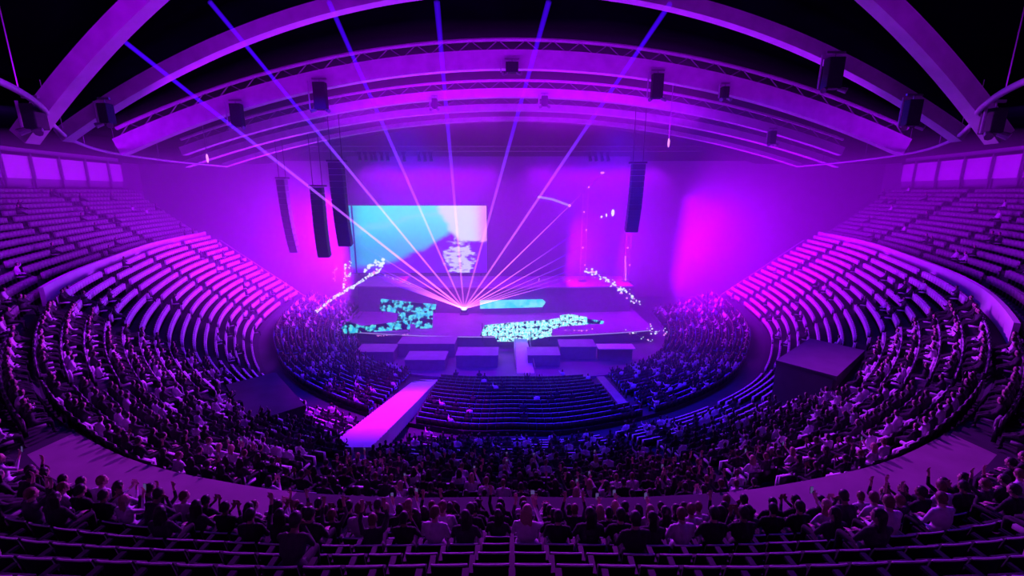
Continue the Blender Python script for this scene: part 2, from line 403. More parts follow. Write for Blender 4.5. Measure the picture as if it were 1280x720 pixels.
# ================================================================== STAGE
t = thing('stage', (-2.5, 50, -18), 'wide dark stage with curved front and raised rear deck below the screen', 'stage')
def curved_slab(name, xr, y_front, bulge, y_back, z0, z1, m, parent, x0=0):
    b = MB(); n = 40; top = []
    for i in range(n+1):
        x = -xr + 2*xr*i/n; top.append((x+x0, y_front - 50 - bulge*(1-(x/xr)**2)))
    top += [(xr+x0, y_back-50), (-xr+x0, y_back-50)]
    N = len(top); vs = [(x,y,z0) for x,y in top] + [(x,y,z1) for x,y in top]
    b.add(vs, [tuple(range(N,2*N)), tuple(range(N-1,-1,-1))] + [(i,(i+1)%N,N+(i+1)%N,N+i) for i in range(N)])
    return b.build(name, m, parent)
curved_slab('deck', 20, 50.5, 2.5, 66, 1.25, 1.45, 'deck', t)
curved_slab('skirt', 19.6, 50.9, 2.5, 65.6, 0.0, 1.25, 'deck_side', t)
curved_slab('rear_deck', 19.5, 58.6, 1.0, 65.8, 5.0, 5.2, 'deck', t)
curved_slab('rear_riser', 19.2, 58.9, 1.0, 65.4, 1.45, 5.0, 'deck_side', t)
# low lit edge line along the stage lip
b = MB(); b.tube([(x, 50.5-50-2.55*(1-(x/20)**2), 1.38) for x in np.linspace(-19.5,19.5,40)], .05, 6); b.build('lip_light', 'strip_lilac', t)

# main LED screen
def led_image():
    m = bpy.data.materials.new('screen_image'); m.use_nodes = True; t = m.node_tree; t.nodes.clear()
    o = t.nodes.new('ShaderNodeOutputMaterial'); e = t.nodes.new('ShaderNodeEmission'); t.links.new(e.outputs[0], o.inputs[0])
    tc = t.nodes.new('ShaderNodeTexCoord'); sx = t.nodes.new('ShaderNodeSeparateXYZ'); t.links.new(tc.outputs['UV'], sx.inputs[0])
    U, V = sx.outputs[0], sx.outputs[1]
    def math_(op, a, b=None, c=None):
        n = t.nodes.new('ShaderNodeMath'); n.operation = op
        for i, q in enumerate((a,b,c)):
            if q is None: continue
            if isinstance(q, (int,float)): n.inputs[i].default_value = q
            else: t.links.new(q, n.inputs[i])
        return n.outputs[0]
    def smooth(x, a, b_):
        n = t.nodes.new('ShaderNodeMapRange'); n.interpolation_type = 'SMOOTHSTEP'
        t.links.new(x, n.inputs[0]); n.inputs[1].default_value = a; n.inputs[2].default_value = b_; return n.outputs[0]
    def mix(f, a, b_):
        n = t.nodes.new('ShaderNodeMix'); n.data_type = 'RGBA'
        if isinstance(f, float): n.inputs[0].default_value = f
        else: t.links.new(f, n.inputs[0])
        for i, q in ((6,a),(7,b_)):
            if isinstance(q, tuple): n.inputs[i].default_value = (*q,1)
            else: t.links.new(q, n.inputs[i])
        return n.outputs[2]
    nz = t.nodes.new('ShaderNodeTexNoise'); nz.inputs['Scale'].default_value = 5; nz.inputs['Detail'].default_value = 5
    t.links.new(tc.outputs['UV'], nz.inputs['Vector']); N = nz.outputs[0]
    nf = t.nodes.new('ShaderNodeTexNoise'); nf.inputs['Scale'].default_value = 18; nf.inputs['Detail'].default_value = 3
    t.links.new(tc.outputs['UV'], nf.inputs['Vector']); NF = nf.outputs[0]
    # cyan body: lighter streaks near the top, bluer at lower right
    cy = mix(smooth(V, .25, .95), (0.0,.50,.75), (0.0,1.0,.75))
    st = smooth(math_('ABSOLUTE', math_('SUBTRACT', math_('ADD', V, math_('MULTIPLY', N, .25)), math_('ADD', math_('MULTIPLY', U, .5), .72))), .07, 0.0)
    cy = mix(math_('MULTIPLY', st, .5), cy, (.25,.9,1.0))
    lft = smooth(U, .13, .02); cy = mix(math_('MULTIPLY', lft, .6), cy, (.02,.22,.8))
    # purple wedge along the bottom
    low = math_('SUBTRACT', math_('ADD', .10, math_('MULTIPLY', math_('MULTIPLY', U, U), .95)), V)
    purp = smooth(math_('ADD', low, math_('MULTIPLY', math_('SUBTRACT', N, .5), .14)), -.05, .06)
    col = mix(purp, cy, (.16,.0,.9))
    # white picture at right with a slanted left edge
    edge = math_('SUBTRACT', math_('ADD', U, math_('MULTIPLY', math_('SUBTRACT', N, .5), .12)), math_('ADD', .64, math_('MULTIPLY', math_('SUBTRACT', 1.0, V), .24)))
    wh = smooth(edge, -.01, .05)
    up = smooth(math_('ADD', V, math_('MULTIPLY', math_('SUBTRACT', NF, .5), .12)), .44, .50)
    col = mix(math_('MULTIPLY', wh, up), col, mix(smooth(U,.88,1.0), (.78,.92,.86), (.95,.35,.85)))
    # below the white part: violet with a pale blurred figure
    col = mix(math_('MULTIPLY', smooth(U,.70,.74), math_('SUBTRACT', 1.0, up)), col, (.17,.0,.8))
    bu = math_('DIVIDE', math_('SUBTRACT', U, .80), .10); bv = math_('DIVIDE', math_('SUBTRACT', V, .22), .24)
    blob = smooth(math_('ADD', math_('ADD', math_('MULTIPLY', bu, bu), math_('MULTIPLY', bv, bv)), math_('MULTIPLY', math_('SUBTRACT', NF, .5), 5.5)), 1.3, .3)
    col = mix(blob, col, (.72,.75,.95))
    t.links.new(col, e.inputs[0]); e.inputs[1].default_value = 1.35
    return m
def uv_panel(name, a, b_, c, d, m, parent=None, thick=.12):
    me = bpy.data.meshes.new(name); A = [Vector(q) for q in (a,b_,c,d)]; bk = [q+Vector((0,thick,0)) for q in A]
    me.from_pydata([tuple(q) for q in A+bk], [], [(0,1,2,3),(7,6,5,4),(0,4,5,1),(1,5,6,2),(2,6,7,3),(3,7,4,0)])
    uv = me.uv_layers.new(name='uv'); co = [(0,0),(1,0),(1,1),(0,1)]
    for i in range(4): uv.data[i].uv = co[i]
    me.materials.append(m); o = bpy.data.objects.new(name, me); C.objects.link(o)
    if parent: o.parent = parent
    else: ALL_TOP.append(o)
    return o
YS = 66
a = at(433,257,YS); c = at(608,257,YS); lo = at(520,341,YS).z
t = thing('led_screen', (0, YS, 0), 'large LED screen showing a cyan and white picture at the left half of the stage', 'screen')
uv_panel('display', (a.x,0,lo), (c.x,0,lo), (c.x,0,c.z), (a.x,0,a.z), led_image(), t)
b = MB(); b.box(((a.x+c.x)/2,.3,(a.z+lo)/2), (c.x-a.x+.3,.3,a.z-lo+.3)); 
for xx in (a.x+1, (a.x+c.x)/2, c.x-1): b.tube([(xx,.3,lo),(xx,.3,-12.8)], .12, 8)
b.build('frame', 'black', t)
b = MB(); x_ = at(443,300,YS).x; b.box((x_,-.12,(a.z+lo)/2), (.22,.1,a.z-lo)); b.build('mullion', mat('mullion_blue',(.02,.05,.2),.5), t)
# side screen (off, violet wash put into the drape colour) to the right of it and black header drape above
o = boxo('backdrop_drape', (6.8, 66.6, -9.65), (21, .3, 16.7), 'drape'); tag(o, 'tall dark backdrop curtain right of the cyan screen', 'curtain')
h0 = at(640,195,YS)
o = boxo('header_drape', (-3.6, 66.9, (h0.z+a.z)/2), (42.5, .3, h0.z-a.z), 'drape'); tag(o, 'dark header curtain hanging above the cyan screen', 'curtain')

# broken cyan LED fascia panels
def led_pattern(name, c1, c2, scale, thr, k=1.3):
    m, t, bs = nt(name); bs.inputs['Base Color'].default_value = (.01,.01,.04,1); bs.inputs['Roughness'].default_value = .5
    tc = t.nodes.new('ShaderNodeTexCoord'); n = t.nodes.new('ShaderNodeTexNoise'); n.inputs['Scale'].default_value = scale; n.inputs['Detail'].default_value = 3
    n2 = t.nodes.new('ShaderNodeTexNoise'); n2.inputs['Scale'].default_value = scale*1.9
    t.links.new(tc.outputs['Object'], n.inputs['Vector']); t.links.new(tc.outputs['Object'], n2.inputs['Vector'])
    r = t.nodes.new('ShaderNodeValToRGB'); r.color_ramp.elements[0].color = (*c1,1); r.color_ramp.elements[1].color = (*c2,1)
    r.color_ramp.elements[0].position = .4; r.color_ramp.elements[1].position = .6; t.links.new(n2.outputs[0], r.inputs[0])
    r2 = t.nodes.new('ShaderNodeValToRGB'); r2.color_ramp.elements[0].position = thr-.03; r2.color_ramp.elements[1].position = thr+.03
    t.links.new(n.outputs[0], r2.inputs[0])
    mm = t.nodes.new('ShaderNodeMath'); mm.operation = 'MULTIPLY'; mm.inputs[1].default_value = k
    t.links.new(r2.outputs[0], mm.inputs[0]); t.links.new(r.outputs[0], bs.inputs['Emission Color']); t.links.new(mm.outputs[0], bs.inputs['Emission Strength'])
    return m
LC = led_pattern('led_cyan_pattern', (0.0,.55,.9), (.15,1.0,.9), 1.3, .49, 1.1)
LW = led_pattern('led_white_pattern', (.1,.95,.85), (.8,1.0,.95), 2.6, .44)
LC2 = led_pattern('led_cyan_solid', (0.0,.75,.95), (.2,.95,.95), .5, .1)
def fascia(pxs, Y, m, label):
    P = [at(x,y,Y) for x,y in pxs]; cx = sum(p.x for p in P)/len(P); zb = min(p.z for p in P)
    t = thing('led_wall_section', (cx, Y, zb), label, 'LED wall', 'LED fascia panels on the stage')
    b = MB(); n = len(P); vs = [(p.x-cx,0,p.z-zb) for p in P]+[(p.x-cx,.25,p.z-zb) for p in P]
    b.add(vs, [tuple(range(n-1,-1,-1)), tuple(range(n,2*n))]+[(i,(i+1)%n,n+(i+1)%n,n+i) for i in range(n)])
    b.build('display', m, t)
    z1 = max(p.z for p in P)-zb; x0 = min(p.x for p in P)-cx; x1 = max(p.x for p in P)-cx
    b = MB()
    for x in (x0+.25, x1-.25): b.tube([(x,.45,-0.1),(x,.45,z1*.8)], .05, 6)
    b.build('support_post', 'black', t)
fascia([(476,374),(545,381),(544,389),(500,392),(474,388)], 52, LC, 'cyan LED panel, topmost of the three at the left of the stage')
fascia([(500,391),(541,389),(540,412),(520,411),(518,405),(494,404)], 51, LC, 'blocky cyan LED panel in the middle of the left group')
fascia([(425,412),(434,402),(452,408),(512,401),(512,412),(430,417)], 49.3, LC, 'long low cyan LED panel at the bottom left of the stage')
fascia([(423,437),(432,431),(446,432),(446,443),(430,446)], 46.5, LC, 'small cyan LED panel at the stage front far left')
fascia([(600,420),(606,407),(650,403),(690,400),(690,420),(655,427),(622,427),(618,420)], 47.2, LW, 'large whitish green LED panel at the stage front, right of centre')
fascia([(680,401),(700,398),(702,408),(690,412)], 47.5, LW, 'small whitish LED panel touching the large whitish panel')
fascia([(700,395),(712,393),(734,397),(734,406),(702,408)], 47.7, LW, 'green cyan rounded LED panel right of the whitish panels')
fascia([(734,399),(755,402),(754,405),(734,405)], 48.1, LC, 'thin tapering cyan LED panel at the right end of the row')
fascia([(600,376),(678,374.5),(682,378),(678,384),(600,386)], 57.1, LC2, 'long smooth cyan LED bar just right of the laser source')
# front-of-stage blocks: low dark platforms between stage and first rows
def block(pxs, Ya, h, label, m='deck_side'):
    x0, x1, y = pxs; p = at(x0, y, Ya); q = at(x1, y, Ya)
    t = thing('platform', ((p.x+q.x)/2, Ya, -18), label, 'platform', 'dark platforms in front of the stage')
    w = q.x-p.x
    b = MB(); b.box((0,1.2,h/2),(w,2.4,h)); b.build('body', m, t, bevel=.05)
    b = MB(); b.box((0,1.2,h+.04),(w+.1,2.5,.08)); b.build('top_board', 'deck', t)
block((497,568,430), 45.2, 1.5, 'dark platform in front of the stage, left of centre')
block((506,556,455), 41.5, 1.1, 'dark platform nearest the first rows, left of the white stair')
block((570,622,450), 42.2, 1.3, 'dark platform beside the pale ramp, centre')
block((660,700,450), 42.5, 1.2, 'dark platform right of the pale ramp')
block((700,745,440), 44.5, 1.4, 'dark platform in front of the stage, right of centre')
block((445,492,450), 43.5, 1.2, 'dark platform at the left end of the stage front')
t = thing('ramp', (1.4, 43, -18), 'pale narrow ramp leading up to the stage front at centre', 'ramp')
b = MB(); b.add([(-.9,-2.2,0),(.9,-2.2,0),(.3,4.6,1.5),(-1.2,4.6,1.5),(-.9,-2.2,-.0),(.9,-2.2,-.0),(.3,4.6,0),(-1.2,4.6,0)],[(0,1,2,3),(4,7,6,5),(1,5,6,2),(0,3,7,4),(2,6,7,3)])
b.build('slope', 'parapet', t)
b = MB()
for s in (-.95,.95): b.tube([(s,-2.2,.5),(s*.8-.3,4.6,2.1)], .04, 6)
b.build('handrail', 'steel', t)
t = thing('lit_table', (11.3, 44.4, -18), 'pale lit counter top at the right of the stage front', 'counter')
b = MB(); b.box((0,0,1.5),(4.0,1.6,.12)); b.build('top', 'parapet', t, bevel=.02)
b = MB(); b.box((0,.2,.72),(3.6,1.0,1.44)); b.build('body', 'deck_side', t)

# truss helper, line arrays
def truss_box(b, p0, p1, w, n, r=.03):
    p0, p1 = Vector(p0), Vector(p1); d = (p1-p0).normalized()
    up = Vector((0,1,0)) if abs(d.y) < .9 else Vector((1,0,0)); a = d.cross(up).normalized()*w/2; c = d.cross(a.normalized()).normalized()*w/2
    cs = [a+c, a-c, -a-c, -a+c]
    for q in cs: b.tube([p0+q, p1+q], r, 5)
    for i in range(n):
        s0 = p0+(p1-p0)*(i/n); s1 = p0+(p1-p0)*((i+1)/n)
        for k in range(4): b.tube([s0+cs[k], s1+cs[(k+1)%4]], r*.6, 4)
def line_array(x0, y0, x1, y1, Y, n, wpx, label):
    top = at(x0,y0,Y); bot = at(x1,y1,Y); H = top.z-bot.z; h = H/n; w = wpx*Y/525
    t = thing('line_array', tuple(top), label, 'line array speaker', 'line arrays flown beside the stage')
    b = MB(); b.box((0,.2,.15),(w*1.3,.9,.18)); b.tube([(-w*.4,.2,.2),(-w*.4,.2,5.5)], .04, 5); b.tube([(w*.4,.2,.2),(w*.4,.2,5.5)], .04, 5); b.build('fly_bar', 'black', t)
    y = 0
    for i in range(n):
        a = math.radians(2+18*(i/n)**2); z = -h*(i+.5)
        R = Matrix.Rotation(a, 4, 'X')
        xx = (bot.x-top.x)*((i+.5)/n)**1.5
        c = MB(); c.box((xx, y, z), (w, .8, h*.94), M4=R); o = c.build('cabinet', 'speaker', t)
        g = MB(); g.box((xx, y-.42, z), (w*.9, .03, h*.8), M4=R); g.build('grille', 'grille', o)
        y += math.sin(a)*h
line_array(420,203,428,308, 45, 14, 16, 'tallest dark line array hanging at the left edge of the screen')
line_array(396,234,402,322, 48, 12, 14, 'dark line array left of the tallest one')
line_array(352,224,364,316, 52, 12, 10, 'faint hazy line array farthest left')
line_array(798,205,791,290, 47, 12, 15, 'dark line array at the right side of the stage')
# header truss with moving heads
t = thing('lighting_truss', (0, 57, 0), 'long horizontal lighting truss high over the stage', 'truss')
b = MB(); z_ = at(640,186,57).z; truss_box(b, (-26,0,z_), (24,0,z_), .6, 60); b.build('span', 'steel', t)
for px_x, w in ((456,7),(476,6),(504,3),(530,6),(748,8)):
    p = at(px_x, 190, 56.6); t = thing('moving_head_cluster', tuple(p), 'lamp cluster', 'stage lamp', 'lamp clusters under the stage truss')
    t['label'] = {456:'dark lamp cluster under the stage truss, leftmost',476:'dark lamp cluster under the stage truss, second from left',504:'single thin dark lamp under the stage truss',530:'dark lamp cluster under the stage truss left of centre',748:'wide dark lamp cluster under the stage truss at right'}[px_x]
    n = max(1, w//2)
    for i in range(n):
        x = (i-(n-1)/2)*.75
        b = MB(); b.box((x,0,-.15),(.4,.4,.3)); b.tube([(x,0,-.28),(x+.1,-.1,-.7),(x+.15,-.2,-1.1)], .16, 8, .23); b.build('lamp_head', 'black', t)
    b = MB(); b.tube([(-n*.4,0,0),(n*.4,0,0)], .05, 6); b.build('bar', 'black', t)
# right hand truss towers with lamps
for x, lab in ((728,'tall lattice truss tower right of the curtain, inner one'),(783,'tall lattice truss tower right of the curtain, outer one')):
    p = at(x, 352, 62); q = at(x, 242, 62); t = thing('truss_tower', (p.x, 62, p.z), lab, 'truss tower')
    b = MB(); truss_box(b, (0,0,0),(0,0,q.z-p.z), .7, 16); b.build('mast', 'steel', t)
    b = MB(); b.box((0,0,.05),(1.2,1.2,.12)); b.build('base', 'black', t)
    b = MB()
    for k in range(4): b.ell((.2*(-1)**k,-.45,(q.z-p.z)*(.2+.2*k)),(.1,.1,.12),8,5)
    b.build('lamp', 'bulb_pink', t)
for pts, mk, r, lab, in (([(672,246),(690,249),(712,257)], 'strip_lilac', .16, 'sloping lilac LED batten above the curtain'),
             ([(782,320),(782,354)], 'bulb_pink', .10, 'upright pink light tube right of the stage'),
             ([(674,348),(671,372)], 'bulb_pink', .05, 'thin upright pink light tube standing at the cyan bar end'),
             ([(712,350),(704,386)], 'bulb_pink', .06, 'thin leaning pink light tube right of the cyan bar')):
    P = [at(x,y,62) for x,y in pts]; o0 = P[-1]; t = thing('light_tube', tuple(o0), lab, 'light tube')
    b = MB(); b.tube([p-o0 for p in P], r, 8); b.build('tube', mk, t, smooth=True)
    b = MB(); b.box((0,.0,-.1),(.4,.4,.15)); b.build('socket', 'black', t)
for x, y, r, lab in ((766,266,(.22,.2,.5),'brightest oval stage lamp on the outer truss'),(758,269,(.12,.12,.25),'small bright lamp beside the oval stage lamp'),(752,271,(.14,.12,.18),'small bright lamp, second left of the oval stage lamp'),(736,234,(.12,.1,.12),'pink lamp dot on the upper right beam'),(753,216,(.3,.1,.15),'pink lamp streak near the right lamp cluster'),(712,257,(.2,.15,.2),'pink lamp at the lower end of the lilac batten')):
    p = at(x,y,61); t = thing('stage_lamp', tuple(p), lab, 'stage lamp')
    b = MB(); b.ell((0,0,0), r, 10, 6); b.build('lens', 'bulb_white' if y > 260 else 'bulb_pink', t, smooth=True)
    b = MB(); b.box((0,.35,0),(.3,.3,.3)); b.tube([(0,.35,.1),(0,.35,.6)], .04, 5); b.build('housing', 'black', t)
# sparkling light strings up the stage sides
def string(path, Y, n, r, spread, lab, pink=.2):
    P = [at(x,y,Y) for x,y in path]; o0 = P[0]; t = thing('light_string', tuple(o0), lab, 'light string')
    b = MB(); b.tube([p-o0 for p in P], .03, 6); b.build('cable', 'cable', t)
    for mk, share in (('bulb_white',1-pink),('bulb_pink',pink)):
        b = MB()
        for i in range(int(n*share)):
            f = random.random()*(len(P)-1); j = int(f); q = P[j].lerp(P[j+1], f-j)-o0
            s = random.gauss(0, spread*1.5); rr = r*random.uniform(.3,.85)
            b.ell((q.x+s*.5+random.gauss(0,spread*.3), q.y+random.gauss(0,.2), q.z+s*.6+rr*.2), (rr*1.2,rr,rr), 6, 4)
        o = b.build('bulbs', mk, t); o['kind'] = 'stuff'
string([(383,402),(400,386),(420,370),(440,360),(458,347),(475,338)], 54, 150, .17, .22, 'white sparkling light string climbing the left edge of the stage')
string([(458,336),(466,330),(476,332)], 54.5, 26, .26, .3, 'dense white sparkle cluster at the screen bottom left', .0)
string([(430,360),(432,345),(431,330)], 55, 30, .13, .08, 'short upright white light string left of the screen, inner one', .0)
string([(437,346),(437,336),(438,326)], 55, 16, .12, .08, 'short upright white light string left of the screen, outer one', .0)
string([(418,352),(419,333)], 55, 10, .12, .2, 'sparse pink light string left of the screen', .9)
string([(480,345),(505,352),(530,361),(552,366)], 60, 34, .10, .12, 'faint light string along the raised rear deck', .5)
string([(732,338),(747,343),(765,354),(785,368),(800,382)], 54, 90, .16, .2, 'white sparkling light string descending the right edge of the stage')
string([(778,412),(795,418),(815,428),(822,434)], 50, 24, .13, .12, 'short sparkling light string on the lower right stage corner', .3)
string([(810,408),(818,416),(828,412),(838,422)], 50.5, 24, .13, .16, 'small zigzag light string beside the lower right corner', .3)
string([(705,413),(725,413),(742,412)], 48.2, 22, .09, .04, 'row of tiny pink lamps under the right LED panels', 1.0)
string([(470,419),(490,419),(510,418)], 48.2, 22, .07, .04, 'row of tiny pink lamps under the left LED panels', 1.0)

# ------------------------------------------------------------------ laser and its beams
L0 = at(580, 386, 57)
t = thing('laser_projector', (L0.x, 57, L0.z-.35), 'laser projector on the rear deck edge where all the beams meet', 'laser projector')
b = MB(); b.box((0,.3,0),(.9,.6,.45)); b.build('housing', 'black', t, bevel=.03)
b = MB(); b.ell((0,-.02,.33),(.42,.15,.22),10,6); b.build('aperture', 'bulb_white', t, smooth=True)
b = MB(); b.box((0,.3,-1.2),(1.2,.9,2.0)); b.build('plinth', 'deck_side', t, bevel=.03)
def beam_mat(name, col, k):
    m = bpy.data.materials.new(name); m.use_nodes = True; t = m.node_tree; t.nodes.clear()
    o = t.nodes.new('ShaderNodeOutputMaterial'); e = t.nodes.new('ShaderNodeEmission'); tr = t.nodes.new('ShaderNodeBsdfTransparent'); a = t.nodes.new('ShaderNodeAddShader')
    e.inputs[0].default_value = (*col,1)
    tc = t.nodes.new('ShaderNodeTexCoord'); s = t.nodes.new('ShaderNodeSeparateXYZ'); t.links.new(tc.outputs['UV'], s.inputs[0])
    r = t.nodes.new('ShaderNodeMapRange'); r.inputs[1].default_value = 0; r.inputs[2].default_value = 1; r.inputs[3].default_value = k; r.inputs[4].default_value = k*.3
    p = t.nodes.new('ShaderNodeMath'); p.operation = 'POWER'; p.inputs[1].default_value = .5; t.links.new(s.outputs[0], p.inputs[0]); t.links.new(p.outputs[0], r.inputs[0])
    cr = t.nodes.new('ShaderNodeValToRGB'); cr.color_ramp.elements[0].color = (*col,1); cr.color_ramp.elements[1].color = (.06,.0,.9,1)
    cr.color_ramp.elements[0].position = .35; cr.color_ramp.elements[1].position = .85
    t.links.new(s.outputs[0], cr.inputs[0]); t.links.new(cr.outputs[0], e.inputs[0])
    lw = t.nodes.new('ShaderNodeLayerWeight'); lw.inputs[0].default_value = .5; iv = t.nodes.new('ShaderNodeMath'); iv.operation = 'SUBTRACT'; iv.inputs[0].default_value = 1.0
    t.links.new(lw.outputs['Facing'], iv.inputs[1]); ml = t.nodes.new('ShaderNodeMath'); ml.operation = 'MULTIPLY'
    t.links.new(iv.outputs[0], ml.inputs[0]); t.links.new(r.outputs[0], ml.inputs[1]); t.links.new(ml.outputs[0], e.inputs[1]); t.links.new(e.outputs[0], a.inputs[0]); t.links.new(tr.outputs[0], a.inputs[1]); t.links.new(a.outputs[0], o.inputs[0])
    return m
BM = beam_mat('laser_light', (.8,.16,.75), 1.9); BM2 = beam_mat('laser_light_faint', (.8,.15,.65), 1.5)
def beam(x, y, Y, r, lab, m=BM):
    q = at(x, y, Y); d = q-L0; L = d.length
    b = MB(); b.tube([d*(i/12) for i in range(13)], r, 8)
    o = b.build('laser_beam', m); o.location = L0; tag(o, lab, 'laser beam', 'laser beams fanning up from the stage')
    me = o.data; uv = me.uv_layers.new(name='uv')
    dn = d.normalized()
    for l in me.loops: uv.data[l.index].uv = ((Vector(me.vertices[l.vertex_index].co) @ dn)/L, 0)
    me.polygons.foreach_set('use_smooth', [True]*len(me.polygons)); o.visible_shadow = True
ords = ['first','second','third','fourth','fifth','sixth','seventh','eighth','ninth','tenth','eleventh','twelfth','thirteenth','fourteenth','fifteenth','sixteenth','seventeenth','eighteenth','nineteenth','twentieth']
longs = [(92,2,20,'long laser beam reaching the upper left roof, leftmost of the long beams'),
 (262,2,22,'long laser beam to the roof, second from the left'),
 (411,2,20,'long laser beam to the roof, third from the left'),
 (546,2,18,'near-vertical laser beam through the white part of the screen'),
 (686,2,18,'long laser beam leaning slightly right, fifth from the left'),
 (838,4,20,'long laser beam to the upper right roof, rightmost of the long beams')]
for x,y,Y,lab in longs: beam(x, y, Y, .11, lab)
beam(757,213,56.5,.09,'medium laser beam ending at the lamp cluster on the right')
fans = [(724,288),(727,308),(729,322),(727,333),(724,341),(718,349),(708,352)]
for i,(x,y) in enumerate(fans): beam(x,y,56.5,.075 if i<2 else .05,f'shorter laser beam towards the right truss, {ords[i]} from the top', BM if i < 2 else BM2)
fl = [(440,278),(447,303),(446,322),(455,331),(462,338),(470,344),(480,350),(492,356)]
for i,(x,y) in enumerate(fl): beam(x,y,56.4,.08,f'shorter laser beam towards the left screen edge, {ords[i]} from the top', BM2 if i != 1 else BM)

# ================================================================== SEATS
def seat_master(folded, full=True):
    b = MB(); n = 8; vs = []
    for side in (0,1):
        for i in range(n+1):
            x = -.245+.49*i/n; cy = -.04*(1-(x/.245)**2); zt = .86+.03*math.cos(x/.245*PI/2)
            for z, yy in ((.36,0),(.62,-.03),(zt-.02,-.075),(zt,-.085)):
                vs.append((x, -.22+cy+yy+(-.035 if side else .0), z))
    w = 4; h = (n+1)*w; fs = []
    for i in range(n):
        for j in range(w-1):
            a0 = i*w+j; fs.append((a0,a0+w,a0+w+1,a0+1)); a1 = h+a0; fs.append((a1,a1+1,a1+w+1,a1+w))
        fs.append((i*w+w-1, (i+1)*w+w-1, h+(i+1)*w+w-1, h+i*w+w-1)); fs.append((i*w, h+i*w, h+(i+1)*w, (i+1)*w))
    for i in (0,n):
        for j in range(w-1): fs.append((i*w+j, i*w+j+1, h+i*w+j+1, h+i*w+j))
    b.add(vs, fs); parts = [('backrest', b, 'shell')]
    rm = MB(); rm.tube([(x, -.22-.04*(1-(x/.245)**2)-.10, .865+.03*math.cos(x/.245*PI/2)) for x in np.linspace(-.24,.24,9)], .016, 6); parts.append(('top_highlight', rm, 'edge_highlight'))  # pale tube imitates light catching the backrest edge
    c = MB(); c.box((0,-.235,.58),(.42,.04,.36)); parts.append(('back_cushion', c, 'shaded_cushion'))
    p = MB()
    if folded: p.box((0,-.15,.50),(.44,.08,.34), M4=Matrix.Rotation(math.radians(-6),4,'X'))
    else: p.box((0,.02,.43),(.44,.44,.09))
    parts.append(('seat_pan', p, 'shaded_cushion'))
    for s in (-1,1):
        a = MB(); a.box((s*.262,-.08,.62),(.045,.30,.04)); a.box((s*.262,-.2,.34),(.03,.05,.56)); a.box((s*.262,-.2,.02),(.05,.2,.04)); parts.append(('armrest', a, 'armrest'))
    return parts
def make_seat(folded):
    t = thing('arena_seat', (0,0,-50), 'x', 'seat')
    for nm, b, m in seat_master(folded): b.build(nm, m, t, bevel=.012 if nm in ('back_cushion','seat_pan') else 0, smooth=(nm=='backrest'))
    return t
SEAT_F, SEAT_O = make_seat(True), make_seat(False)

# ================================================================== PEOPLE
def capsule(b, p, q, r0, r1, n=10):
    b.tube([p,q], r0, n, r1); b.ell(p,(r0,)*3,n,6); b.ell(q,(r1,)*3,n,6)
def hand(b, wr, d, side, curl=.4, s=1.0):
    d = Vector(d).normalized(); up = Vector((0,0,1)) if abs(d.z) < .8 else Vector((0,1,0))
    a = d.cross(up).normalized(); nn = a.cross(d).normalized(); wr = Vector(wr)
    for k in (-.028,-.01,.01,.028): capsule(b, wr+a*k*.7, wr+d*.085+a*k, .016, .014, 8)
    for i,(k,L) in enumerate(((-.033,.062),(-.011,.078),(.011,.084),(.033,.072))):
        p = wr+d*.085+a*k; m = p+(d*math.cos(curl)-nn*math.sin(curl))*L*.55+a*k*.2; e = m+(d*math.cos(2*curl)-nn*math.sin(2*curl))*L*.5
        capsule(b, p, m, .0105, .010, 6); capsule(b, m, e, .010, .0085, 6)
    p = wr+d*.03+a*side*.03; m = p+(d*.6+a*side*.8).normalized()*.045; e = m+(d*.9+a*side*.25-nn*.3).normalized()*.035
    capsule(b, p, m, .014, .012, 6); capsule(b, m, e, .012, .0095, 6)
